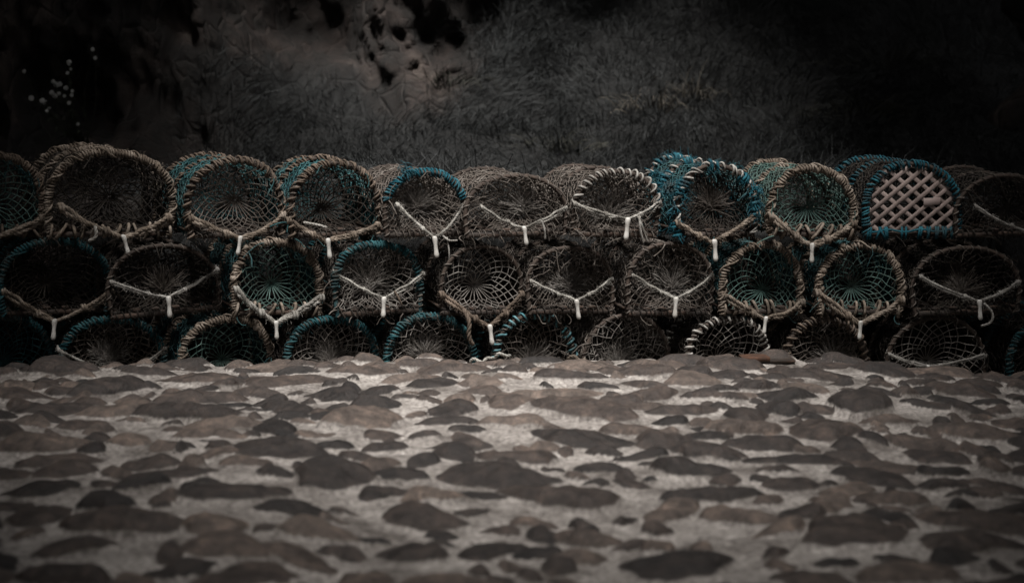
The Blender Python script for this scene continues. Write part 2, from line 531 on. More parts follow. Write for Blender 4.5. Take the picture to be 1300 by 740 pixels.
    if style == 'lattice':
        # rigid diamond lattice closing the front
        mb = MB()
        poly = closed_outline(A0 * .985, 160)
        for sgn, dy in ((1, -.001), (-1, .001)):
            d = np.array([math.cos(R(39)), sgn * math.sin(R(39))]); nn = np.array([-d[1], d[0]])
            pc = np.array([0, h * .45])
            for off in np.arange(-9, 10) * .0495:
                sd = (poly - pc) @ nn - off
                ss = []
                for i in range(len(poly)):
                    j = (i + 1) % len(poly)
                    if sd[i] * sd[j] < 0:
                        f = sd[i] / (sd[i] - sd[j]); ss.append(((poly[i] * (1 - f) + poly[j] * f) - pc) @ d)
                if len(ss) < 2: continue
                s0, s1 = min(ss), max(ss)
                if s1 - s0 < .03: continue
                m_ = pc + d * (s0 + s1) / 2 + nn * off
                mb.box((m_[0], dy, m_[1]), (s1 - s0, .003, .0182 + .0015 * g.random()), 0, .002, tilt=sgn * R(39))
        lt = mb.build('lattice_panel', M['lattice'], t)
        mb = MB(); c_ = loc(1182, 256, -.005); mb.box(c_, (.08, .004, .034), 0, .003, tilt=R(2)); mb.build('name_tag', M['tag'], t)
        mb = MB()
        for q in np.linspace(-.46, .46, 11):
            if g.random() < .12: continue
            for rep in range(int(g.integers(2, 4))):
                x0 = q * w + g.normal(0, .008)
                ph = np.linspace(0, 2 * math.pi, 12, endpoint=False)
                tl = g.normal(0, .3)
                mb.tube(np.stack([x0 + .006 * np.sin(ph) + tl * .03 * np.cos(ph), -.002 + .022 * np.sin(ph), .014 + .026 * np.cos(ph)], 1), .006, 5, True)
        rl = np.linspace(-w * .48, w * .48, 30)
        mb.tube(np.stack([rl, np.full(30, -.019), .026 + .006 * np.sin(rl * 40)], 1), .0055, 6)
        mb.build('base_lacing', M['blue'], t)
    else:
        mb = MB()
        n = 25 if dense else 22
        end_net(mb, A0, -.004, n, 8, fc, .10, g, .0021 if dense else .0023, .92, .0036 if not dense else .0055, .03, .62)
        if dense:   # doubled and frayed old twine
            end_net(mb, A0 * .99, .006, 32, 7, fc + [.01, .02], .12, g, .0013, 1.0, .011, .02, .7)
        mb.build('end_net', M[face], t)
        if dense:
            mb = MB()
            k = 300
            th = g.normal(math.pi / 2, 1.0, k); l = (.03 + .10 * g.random(k))
            p0 = np.stack([fc[0] + .012 * g.normal(size=k), .07 - .03 * g.random(k), fc[1] - .02 + .012 * g.normal(size=k)], 1)
            dirv = np.stack([np.cos(th), -.35 * g.random(k), np.sin(th)], 1)
            p1 = p0 + dirv * l[:, None] * .55
            p2 = p1 + (dirv + g.normal(0, .25, (k, 3))) * l[:, None] * .45
            mb.segs(p0, p1, .0016, 3); mb.segs(p1, p2, .0011, 3)
            mb.build('frayed_twine', M['net_grey' if face != 'net_dark' else 'net_brown'], t)
    # rope lacing along the base bar
    if style == 'rope':
        mb = MB()
        m = int(w / .048)
        for q in range(m):
            x0 = -w * .46 + w * .92 * q / (m - 1) + g.normal(0, .006)
            ph = np.linspace(0, 2 * math.pi, 14, endpoint=False)
            hh = .026 + .014 * g.random(); tl = g.normal(.2, .4)
            mb.tube(np.stack([x0 + tl * hh * np.cos(ph), .0 + .026 * np.sin(ph), .024 + hh * np.cos(ph)], 1), .0062 + .002 * g.random(), 6, True)
        mb.build('base_lacing', M[hm], t)
    elif style in ('teal', 'plain', 'pale', 'sparse', 'bits'):
        mb = MB()
        q = np.linspace(-w * .47, w * .47, 40)
        coil(mb, np.stack([q, np.zeros(40), np.full(40, .011)], 1), .019, .0026, .03, g, 9, 1.0, 4)
        fuzz(mb, np.stack([q, np.zeros(40), np.full(40, .011)], 1), .02, 400, g, .03, .0008)
        mb.build('base_lacing', M['net_dark' if face == 'net_dark' or row else 'net_brown'], t)
    # closing rope and toggle
    if V:
        mb = MB()
        Lp, Mp, Rp = [loc(*q, dy) for q, dy in zip(V, (-.012, -.05, -.012))]
        def leg(a_, b_, sag):
            k = np.linspace(0, 1, 9)[:, None]
            P = a_ * (1 - k) + b_ * k
            P[:, 2] -= sag * np.sin(k[:, 0] * math.pi)
            P[:, 1] -= .015 * np.sin(k[:, 0] * math.pi)
            return P
        for rep in range(2):
            o = np.array([0, -.004 * rep, (rep - .5) * vrad * 2.1])
            wig = g.normal(0, vrad * .45, (18, 3)); wig[[0, 8, 9, 17]] = 0
            sg = g.uniform(-.004, .014, 2)
            path = np.concatenate([leg(Lp + o, Mp, sg[0] + .005 * rep), leg(Mp, Rp + o * 1.2, sg[1] + .004 * rep)]) + wig
            path = np.concatenate([[Lp + o + [.0, .05, .01]], path, [Rp + o + [0, .05, .01]]])
            rope(mb, smooth_path(path, 2), vrad); fuzz(mb, path, vrad, 350, g, .014)
        # knots
        spots = [(.0, 0), (1., 1), (.55 + .2 * g.random(), 0), (.3 + .3 * g.random(), 1)]
        for f, side in spots[:3 + int(g.integers(2))]:
            q = (Lp * (1 - f) + Mp * f) if side == 0 else (Mp * (1 - f) + Rp * f)
            q = q + [0, -.015 * math.sin(f * math.pi), -.008 * math.sin(f * math.pi)]
            ph = np.linspace(0, 4 * math.pi, 22)
            rr = vrad * 1.7
            mb.tube(np.stack([q[0] + (ph / 12.6 - .5) * vrad * 3, q[1] + rr * np.cos(ph), q[2] + rr * np.sin(ph)], 1), vrad * .8, 6)
        mb.build('closing_rope', M[vmat], t)
        if peg:
            mb = MB(); ln = peg * yf / FPX * g.uniform(.82, 1.04)
            toggle(mb, Mp + [0, -.014, vrad * 1.6], ln, ln * .26, g.normal(0, .11))
            tg = mb.build('toggle', M['toggle'], t)
    for pts, mt, rad in tails:
        mb = MB(); rope(mb, smooth_path([loc(x, y, d) for x, y, d in pts], 3), rad); mb.build('rope_tail', M[mt], t)
    if extra:
        for c, n_, size, mt in extra:
            mb = MB(); tuft(mb, loc(c[0], c[1], c[2]), g, n_, size); mb.build('frayed_rope', M[mt], t)
    return t

ZT, ZM, ZB = .745, .375, .005
# px, left, right, top, base
POTS = [
 # ---- top row
 dict(px=-12, l=-72, r_=52, top=194, base=300, style='rope', face='net_green', body='net_teal', z=ZT, row=0, bind='brown', V=((-65, 275), (-8, 300), (47, 277)), vmat='tan', vrad=.012,
      label='tan rope-bound lobster pot at the left end of the top row, half out of view'),
 dict(px=140, l=64, r_=218, top=189, base=304, style='rope', face='net_dark', body='net_dark', z=ZT, row=0, bind='tan', V=((84, 264), (152, 301), (208, 277)), vmat='tan', vrad=.0115, yaw=10,
      tails=(([(120, 285, -.06), (122, 300, -.07), (112, 304, -.07)], 'pale', .008),),
      label='widest lobster pot of the top row, thick tan rope round its tall hoop'),
 dict(px=300, l=238, r_=361, top=200, base=303, style='sparse', face='net_brown', body='net_teal2', z=ZT, row=0, bind='brown', V=((246, 276), (302, 302), (357, 275)), vmat='tan', vrad=.0105,
      label='lobster pot with sparsely wrapped brown hoop and teal side netting, right of the widest pot'),
 dict(px=426, l=368, r_=486, top=204, base=305, style='sparse', face='net_dark', body='net_teal2', z=ZT, row=0, bind='brown', V=((369, 278), (413, 304), (479, 288)), vmat='tan', vrad=.0095,
      tails=(([(385, 280, -.04), (400, 283, -.07), (412, 287, -.08)], 'pale', .006),), extra=(((377, 236, 0.05), 22, .03, 'blue'), ((376, 250, .02), 18, .03, 'blue')),
      label='dark netted lobster pot with brown hoop and bits of blue rope on its left side'),
 dict(px=541, l=484, r_=594, top=214, base=306, style='teal', face='net_brown', body='net_brown', z=ZT, row=0, bind='blue', V=((505, 260), (547, 301), (588, 263)), vmat='pale', vrad=.0075, dense=True, part=(.2, .8),
      tails=(([(557, 298, -.07), (563, 305, -.08), (576, 305, -.06)], 'grey', .005), ([(562, 300, -.07), (565, 318, -.07), (566, 335, -.05)], 'grey', .004)), extra=(((516, 216, -.01), 45, .035, 'blue'),),
      label='top row lobster pot with bright blue rope over only the upper half of its hoop'),
 dict(px=655, l=590, r_=721, top=222, base=305, style='plain', face='net_brown', body='net_brown', z=ZT, row=0, V=((612, 263), (661, 288), (718, 265)), vmat='pale', vrad=.0065, peg=26, dense=True, centre=(.03, .5),
      tails=(([(683, 279, -.06), (687, 290, -.07), (688, 303, -.06)], 'grey', .005),),
      label='low brown lobster pot without rope binding in the middle of the top row'),
 dict(px=780, l=722, r_=839, top=215, base=306, style='pale', face='net_brown', body='net_brown', z=ZT, row=0, V=((726, 260), (791, 277), (836, 256)), vmat='pale', vrad=.0075, dense=True,
      tails=(([(803, 272, -.06), (810, 287, -.07), (818, 306, -.06)], 'pale', .0055), ([(806, 272, -.06), (806, 288, -.07), (813, 307, -.06)], 'grey', .0055)),
      label='brown lobster pot in the top row with whitish rope wraps over its hoop'),
 dict(px=908, l=853, r_=964, top=206, base=306, style='bits', face='net_dark', body='net_teal', z=ZT, row=0, bind='blue', V=((858, 284), (902, 306), (961, 270)), vmat='tan', vrad=.0095, part=(.0, 1.), dense=True,
      extra=(((848, 240, .03), 70, .04, 'blue'), ((854, 264, -.01), 50, .035, 'blue'), ((850, 222, .3), 30, .04, 'blue'), ((957, 240, -.01), 60, .04, 'blue'), ((957, 260, -.01), 50, .035, 'blue'), ((890, 212, .1), 30, .03, 'blue'), ((935, 212, .05), 30, .03, 'teal')),
      label='lobster pot with frayed tufts of blue rope hanging from its hoop, top row'),
 dict(px=1030, l=969, r_=1087, top=210, base=307, style='rope', face='net_green', body='net_green', z=ZT, row=0, bind='tan', V=((975, 276), (1026, 311), (1083, 283)), vmat='tan', vrad=.0105,
      label='green netted lobster pot bound in thick tan rope, next to the lattice fronted pot'),
 dict(px=1157, l=1093, r_=1222, top=204, base=305, style='lattice', face='net_dark', body='net_dark', z=ZT, row=0, 
      label='lobster pot closed by a clay coloured diamond lattice, hoop laced with blue rope'),
 dict(px=1274, l=1212, r_=1340, top=222, base=306, style='plain', face='net_dark', body='net_dark', z=ZT, row=0, V=((1238, 262), (1296, 292), (1335, 266)), vmat='grey', vrad=.0065, peg=0, centre=(.05, .4),
      label='dark plain lobster pot at the right end of the top row'),
 # ---- middle row
 dict(px=71, l=4, r_=140, top=303, base=404, style='teal', face='net_dark', body='net_dark', z=ZM, row=1, V=((12, 368), (68, 406), (137, 372)), vmat='tan', vrad=.0095,
      label='dark lobster pot with teal hoop and tan V rope, leftmost in the middle row'),
 dict(px=212, l=145, r_=279, top=310, base=403, style='plain', face='net_dark', body='net_dark', z=ZM, row=1, V=((150, 352), (213, 376), (276, 348)), vmat='grey', vrad=.007, dense=True,
      label='wide plain dark lobster pot with thin grey V rope, under the brown hooped pot'),
 dict(px=352, l=297, r_=409, top=303, base=405, style='rope', face='net_green', body='net_teal', z=ZM, row=1, V=((302, 368), (347, 409), (405, 378)), vmat='pale', vrad=.0105,
      label='green netted lobster pot with tan hoop and knotted whitish V rope in the middle row'),
 dict(px=481, l=424, r_=540, top=305, base=402, style='teal', face='net_grey', body='net_brown', z=ZM, row=1, V=((428, 345), (484, 377), (537, 350)), vmat='pale', vrad=.007, dense=True, part=(.15, .9),
      tails=(([(497, 368, -.06), (502, 378, -.07), (506, 387, -.06)], 'brown', .005),), centre=(.0, .5),
      label='lobster pot with teal rope arching over pale brown netting, second row from the top'),
 dict(px=611, l=558, r_=664, top=312, base=401, style='plain', face='net_grey', body='net_dark', z=ZM, row=1, V=((560, 374), (618, 413), (662, 374)), vmat='brown', vrad=.0095,
      tails=(([(585, 390, -.05), (592, 405, -.08), (590, 425, -.08), (598, 436, -.06)], 'brown', .011),),
      label='dark round lobster pot with brown V rope and a rope end dangling from it'),
 dict(px=724, l=667, r_=780, top=312, base=401, style='plain', face='net_brown', body='net_brown', z=ZM, row=1, V=((672, 357), (727, 380), (776, 354)), vmat='pale', vrad=.0065, dense=True,
      label='plain brown lobster pot with pale V rope, directly left of another plain brown pot'),
 dict(px=850, l=794, r_=909, top=308, base=401, style='plain', face='net_brown', body='net_brown', z=ZM, row=1, V=((800, 350), (852, 377), (903, 350)), vmat='pale', vrad=.0065, dense=True, centre=(-.02, .4),
      label='plain brown lobster pot on a stained wooden bar, below the pot with blue tufts'),
 dict(px=965, l=909, r_=1022, top=307, base=404, style='rope', face='net_green', body='net_teal', z=ZM, row=1, V=((915, 375), (967, 403), (1019, 384)), vmat='tan', vrad=.0095,
      label='green netted tan hooped lobster pot between a plain brown pot and another green one'),
 dict(px=1090, l=1031, r_=1148, top=308, base=405, style='rope', face='net_green', body='net_teal', z=ZM, row=1, bind='tan', V=((1035, 372), (1088, 409), (1144, 380)), vmat='tan', vrad=.011,
      label='green netted lobster pot with shaggy tan hoop, below and left of the lattice front'),
 dict(px=1225, l=1152, r_=1297, top=314, base=404, style='plain', face='net_dark', body='net_dark', z=ZM, row=1, V=((1165, 350), (1237, 381), (1293, 360)), vmat='grey', vrad=.0075, dense=True,
      tails=(([(1243, 383, -.06), (1254, 395, -.08), (1252, 408, -.08), (1240, 412, -.06)], 'grey', .006),),
      label='wide dark lobster pot with a hanging grey rope loop, right end of middle row'),
 # ---- bottom row
 dict(px=14, l=-48, r_=60, top=398, base=500, style='teal', face='net_teal', body='net_dark', z=ZB, row=2, 
      label='dark teal roped lobster pot at the left end of the bottom row'),
 dict(px=144, l=79, r_=209, top=400, base=500, style='teal', face='net_brown', body='net_dark', z=ZB, row=2, bind='teal', V=((82, 440), (148, 476), (206, 446)), vmat='grey', vrad=.0065, peg=0, dense=True,
      label='bottom row lobster pot with teal hoop and a slack grey rope across it'),
 dict(px=289, l=231, r_=347, top=400, base=500, style='rope', face='net_green', body='net_teal', z=ZB, row=2, 
      label='green netted lobster pot with tan rope hoop, the only such pot in the bottom row'),
 dict(px=420, l=360, r_=481, top=400, base=500, style='teal', face='net_grey', body='net_dark', z=ZB, row=2, dense=True,
      label='teal hooped bottom row lobster pot just right of the tan hooped one'),
 dict(px=547, l=487, r_=607, top=397, base=500, style='teal', face='net_grey', body='net_dark', z=ZB, row=2, dense=True,
      label='teal hooped bottom row lobster pot beside the one with pale blue wraps'),
 dict(px=679, l=623, r_=735, top=397, base=500, style='pale', face='net_brown', body='net_dark', z=ZB, row=2, bind='ltteal', dense=True,
      label='bottom row lobster pot with spaced pale blue rope wraps on its hoop'),
 dict(px=792, l=736, r_=850, top=400, base=500, style='plain', face='net_grey', body='net_brown', z=ZB, row=2, dense=True,
      label='bottom row lobster pot with bare brown hoop and no rope binding'),
 dict(px=920, l=862, r_=977, top=400, base=500, style='pale', face='net_grey', body='net_dark', z=ZB, row=2, bind='grey', 
      label='bottom row lobster pot with whitish rope wraps, behind the rusty board'),
 dict(px=1046, l=989, r_=1103, top=402, base=500, style='pale', face='net_brown', body='net_dark', z=ZB, row=2, bind='brown', dense=True,
      label='bottom row lobster pot with dull brown rope wraps, right of the whitish wrapped one'),
 dict(px=1188, l=1123, r_=1253, top=402, base=500, style='plain', face='net_grey', body='net_dark', z=ZB, row=2, V=((1127, 448), (1173, 462), (1250, 452)), vmat='grey', vrad=.007, peg=18,
      label='wide bottom row lobster pot with a grey rope low across its netted front'),
 dict(px=1335, l=1274, r_=1396, top=402, base=500, style='teal', face='net_dark', body='net_dark', z=ZB, row=2,
      label='teal roped lobster pot at the right end of the bottom row'),
]
for i, s in enumerate(POTS): pot(seed=i, **s)

# ------------------------------------------------------------------ paving of stones set in mortar
def paving():
    xs = np.concatenate([np.linspace(-9, -3.0, 120)[:-1], np.linspace(-3.0, 3.0, 800), np.linspace(3.0, 9, 120)[1:]])
    ys = np.concatenate([np.linspace(-2, 3.0, 100)[:-1], np.linspace(3.0, 7.80, 640)])
    X, Y = np.meshgrid(xs, ys)
    g = np.random.default_rng(21)
    crest = .262 - .0115 * X ** 2 * (np.where(X > 0, 1.75, 1.15))
    crest = np.maximum(crest, .05)
    Z0 = crest + .028 * fbm(X * .9, Y * .9, 0, 3, 3) - .02 * sstep(6.5, 4.0, Y)
    mort = .009 * fbm(X * 5, Y * 5, 0, 3, 11) + .005 * fbm(X * 22, Y * 22, 0, 2, 15)
    H = mort.copy(); MASK = np.zeros_like(X); TONE = np.zeros_like(X)
    placed = []
    def free(x, y, r):
        for (a, b, c) in placed:
            if (x - a) ** 2 + (y - b) ** 2 < ((r + c) * .885) ** 2: return False
        return True
    sizes = np.concatenate([g.uniform(.10, .155, 1100), g.uniform(.06, .10, 6000), g.uniform(.028, .06, 12000)])
    for r in sizes:
        x, y = g.uniform(-8, 8), g.uniform(-1, 7.75)
        if r > .10 and abs(x) > 5 and g.random() < .5: continue
        if not free(x, y, r): continue
        placed.append((x, y, r))
    warpx = .045 * fbm(X * 4.0, Y * 4.0, 0, 3, 31); warpy = .03 * fbm(X * 4.0 + 9, Y * 4.0, 0, 3, 37)
    Xw, Yw = X + warpx, Y + warpy
    fine = fbm(X * 11, Y * 11, 0, 3, 41); fine2 = fbm(X * 34, Y * 34, 0, 1, 43)
    for n, (x, y, r) in enumerate(placed):
        i0, i1 = np.searchsorted(xs, [x - r * 2.2, x + r * 2.2]); j0, j1 = np.searchsorted(ys, [y - r * 2.2, y + r * 2.2])
        if i1 - i0 < 3 or j1 - j0 < 3: continue
        sl = (slice(j0, j1), slice(i0, i1))
        el = g.uniform(1.1, 2.3); a, b = r * math.sqrt(el), r / math.sqrt(el)
        ang = g.normal(0, .5)
        dx, dy = Xw[sl] - x, Yw[sl] - y
        u = (dx * math.cos(ang) + dy * math.sin(ang)) / a; v = (-dx * math.sin(ang) + dy * math.cos(ang)) / b
        pw = g.uniform(1.9, 2.9)
        q = (np.abs(u) ** pw + np.abs(v) ** pw) ** (1 / pw)
        th = np.arctan2(v, u); ph = g.random(3) * 6.28
        q = q * (1 + .09 * np.sin(2 * th + ph[0]) + .07 * np.sin(3 * th + ph[1]) + .04 * np.sin(5 * th + ph[2])) + .045 * fine[sl]
        dome = np.clip(1 - np.clip(q, 0, 1) ** g.uniform(2.2, 4.2), 0, 1) ** .8
        hs = min(.052, .011 + r * .29 * g.uniform(.4, 1.35))
        hh = np.where(q < 1.0, 0, -1) + mort[sl] * (1 - .7 * np.clip(dome * 2, 0, 1)) - .0015 + (hs + .0015) * dome + (u * g.normal(0, .012) + v * g.normal(0, .012)) * dome + (.008 * fine[sl] * g.uniform(.6, 1.4) + .0035 * fine2[sl]) * np.clip(dome * 1.3, 0, 1)
        top = hh > H[sl]
        top = top & (q < 1.0)
        H[sl] = np.where(top, hh, H[sl])
        m = top * sstep(1.0, .84, q)
        MASK[sl] = np.where(top, m, MASK[sl]); TONE[sl] = np.where(top, g.random(), TONE[sl])
    edge = sstep(7.40, 7.62, Y + .05 * fbm(X * 2.2, Y * 0, 0, 2, 51))
    Z = (Z0 + H) * (1 - edge) + (-.02) * edge
    nx, ny = len(xs), len(ys)
    i = np.arange(ny - 1)[:, None]; j = np.arange(nx - 1)[None, :]
    q = np.stack([i * nx + j, i * nx + j + 1, (i + 1) * nx + j + 1, (i + 1) * nx + j], -1).reshape(-1, 4)
    mb = MB(); mb.add(np.stack([X, Y, Z], -1).reshape(-1, 3), q)
    m, nt, b = new_mat('stones in mortar')
    o = mb.build('paving', m); o['kind'] = 'structure'
    for nm, arr in (('stone', MASK), ('tone', TONE)):
        at_ = o.data.attributes.new(nm, 'FLOAT', 'POINT'); at_.data.foreach_set('value', arr.ravel().astype(np.float32))
    A1 = N(nt, 'ShaderNodeAttribute', attribute_name='stone'); A2 = N(nt, 'ShaderNodeAttribute', attribute_name='tone')
    tc = nt.nodes.new('ShaderNodeTexCoord')
    n1 = N(nt, 'ShaderNodeTexNoise', Scale=9, Detail=7, Roughness=.65); nt.links.new(tc.outputs['Object'], n1.inputs['Vector'])
    n2 = N(nt, 'ShaderNodeTexNoise', Scale=60, Detail=5, Roughness=.7); nt.links.new(tc.outputs['Object'], n2.inputs['Vector'])
    st = ramp(nt, A2.outputs['Fac'], [(0, lin(.016, .013, .0116)), (.35, lin(.030, .0238, .0208)), (.65, lin(.050, .0385, .0325)), (1, lin(.095, .075, .063))])
    n4 = N(nt, 'ShaderNodeTexNoise', Scale=17, Detail=8, Roughness=.75, Distortion=.4); nt.links.new(tc.outputs['Object'], n4.inputs['Vector'])
    mo = ramp(nt, n4.outputs['Fac'], [(.34, lin(.35, .33, .32)), (.5, lin(.95, .93, .92)), (.60, lin(1.5, 1.42, 1.36)), (.72, lin(3.0, 2.8, 2.65))])
    mx = N(nt, 'ShaderNodeMix', data_type='RGBA', blend_type='MULTIPLY'); mx.inputs['Factor'].default_value = 1
    nt.links.new(st.outputs[0], mx.inputs['A']); nt.links.new(mo.outputs[0], mx.inputs['B'])
    mt = ramp(nt, n2.outputs['Fac'], [(.30, lin(.075, .066, .060)), (.47, lin(.25, .229, .213)), (.68, lin(.43, .404, .378))])
    n3 = N(nt, 'ShaderNodeTexNoise', Scale=4.5, Detail=6, Roughness=.7); nt.links.new(tc.outputs['Object'], n3.inputs['Vector'])
    dm = ramp(nt, n3.outputs['Fac'], [(.36, lin(.36, .335, .315)), (.60, lin(1.05, 1.03, 1.01))])
    mx3 = N(nt, 'ShaderNodeMix', data_type='RGBA', blend_type='MULTIPLY'); mx3.inputs['Factor'].default_value = 1
    nt.links.new(mt.outputs[0], mx3.inputs['A']); nt.links.new(dm.outputs[0], mx3.inputs['B'])
    # mortar smeared a little over the stones' edges
    ad = N(nt, 'ShaderNodeMath', operation='ADD'); nt.links.new(A1.outputs['Fac'], ad.inputs[0])
    sc = N(nt, 'ShaderNodeMath', operation='MULTIPLY_ADD'); nt.links.new(n1.outputs['Fac'], sc.inputs[0]); sc.inputs[1].default_value = 1.1; sc.inputs[2].default_value = -.55
    nt.links.new(sc.outputs[0], ad.inputs[1])
    mk = ramp(nt, ad.outputs[0], [(.34, lin(0, 0, 0)), (.68, lin(1, 1, 1))])
    mx2 = N(nt, 'ShaderNodeMix', data_type='RGBA'); nt.links.new(mk.outputs[0], mx2.inputs['Factor'])
    nt.links.new(mx3.outputs['Result'], mx2.inputs['A']); nt.links.new(mx.outputs['Result'], mx2.inputs['B'])
    nt.links.new(mx2.outputs['Result'], b.inputs['Base Color'])
    b.inputs['Roughness'].default_value = .62; b.inputs['Specular IOR Level'].default_value = .4
    bp = N(nt, 'ShaderNodeBump', Strength=.9, Distance=.012); nt.links.new(n2.outputs['Fac'], bp.inputs['Height'])
    nt.links.new(bp.outputs[0], b.inputs['Normal'])
paving()

# ------------------------------------------------------------------ ground, bank and cliff
mb = MB()
gx = np.linspace(-150, 150, 61); gy = np.linspace(-150, 150, 61)
GX, GY = np.meshgrid(gx, gy)
i = np.arange(60)[:, None]; j = np.arange(60)[None, :]
mb.add(np.stack([GX, GY, np.full_like(GX, -.03)], -1).reshape(-1, 3), np.stack([i * 61 + j, i * 61 + j + 1, (i + 1) * 61 + j + 1, (i + 1) * 61 + j], -1).reshape(-1, 4))
gm = noise_mat('damp gravelly earth', [(.3, lin(.03, .026, .022)), (.55, lin(.06, .052, .045)), (.8, lin(.11, .10, .09))], 3, 8, .9, .5, 40, bdist=.02)
o = mb.build('ground', gm); o['kind'] = 'structure'

GRASS_P = np.array([(8.80, -.05), (8.83, .6), (8.93, .88), (11.4, .76), (12.6, 1.28), (13.5, 1.85), (13.9, 2.7), (13.8, 3.6), (12.9, 4.6), (12.15, 5.2), (12.2, 6.0), (15, 8), (30, 9)])  # overhang above the view is added to shade the upper bank
ROCK_P = np.array([(8.80, -.05), (8.83, .6), (8.93, .88), (11.5, .76), (12.0, 1.15), (12.2, 1.9), (12.3, 2.8), (11.9, 3.8), (11.2, 4.8), (11.3, 6.0), (15, 9), (30, 10)])  # same added overhang; foot set close so gaps behind pots stay dark
def bank_surface(X, V):
    """X metres, V in 0..1 along the profile."""
    def prof(P, v):
        d = np.r_[0, np.cumsum(np.linalg.norm(np.diff(P[:11], axis=0), axis=1))]
        d = np.r_[d, d[-1] + 2, d[-1] + 4][:len(P)]; d = d / d[-1]
        return np.interp(v, d, P[:, 0]), np.interp(v, d, P[:, 1])
    wob = .35 * fbm(X * .9, V * 3, 0, 3, 61)
    c = sstep(-1.75, -2.45, X + wob)                    # rock face on the left
    ya, za = prof(GRASS_P, V); yb, zb = prof(ROCK_P, V)
    Yy = ya * (1 - c) + yb * c; Zz = za * (1 - c) + zb * c
    rocky = np.clip(np.maximum(c, sstep(1.5, 1.8, Zz + .30 * fbm(X * 1.3, Zz, 0, 3, 71) - 1.3 * sstep(-.2, .7, X) )), 0, 1)
    rid = 1 - np.abs(fbm(X * 1.5 + .6 * Zz, Zz * .8, 0, 4, 81))
    strata = fbm(X * 2.6 + Zz * .5, Zz * .55, Yy, 4, 85)
    block = np.round(vnoise(X * 2.2, Zz * 1.4, 0, 87) * 3) / 3
    dis = rocky * (.38 * (rid - .6) + .20 * strata + .22 * block + .10 * fbm(X * 7, Zz * 5, Yy * 3, 4, 95) + .10 * np.abs(fbm(X * 3.6 + Zz, Zz * 2.2 - X, 0, 3, 99))) + (1 - rocky) * (.14 * fbm(X * 1.4, Yy * 1.4, 0, 4, 91))
    Yy = Yy - dis * sstep(9.6, 10.8, Yy)
    Zz = Zz + (1 - rocky) * (.16 * fbm(X * 1.2, Yy * 1.5, 0, 3, 97)) * sstep(9.3, 10.0, Yy)
    return Yy, Zz, rocky

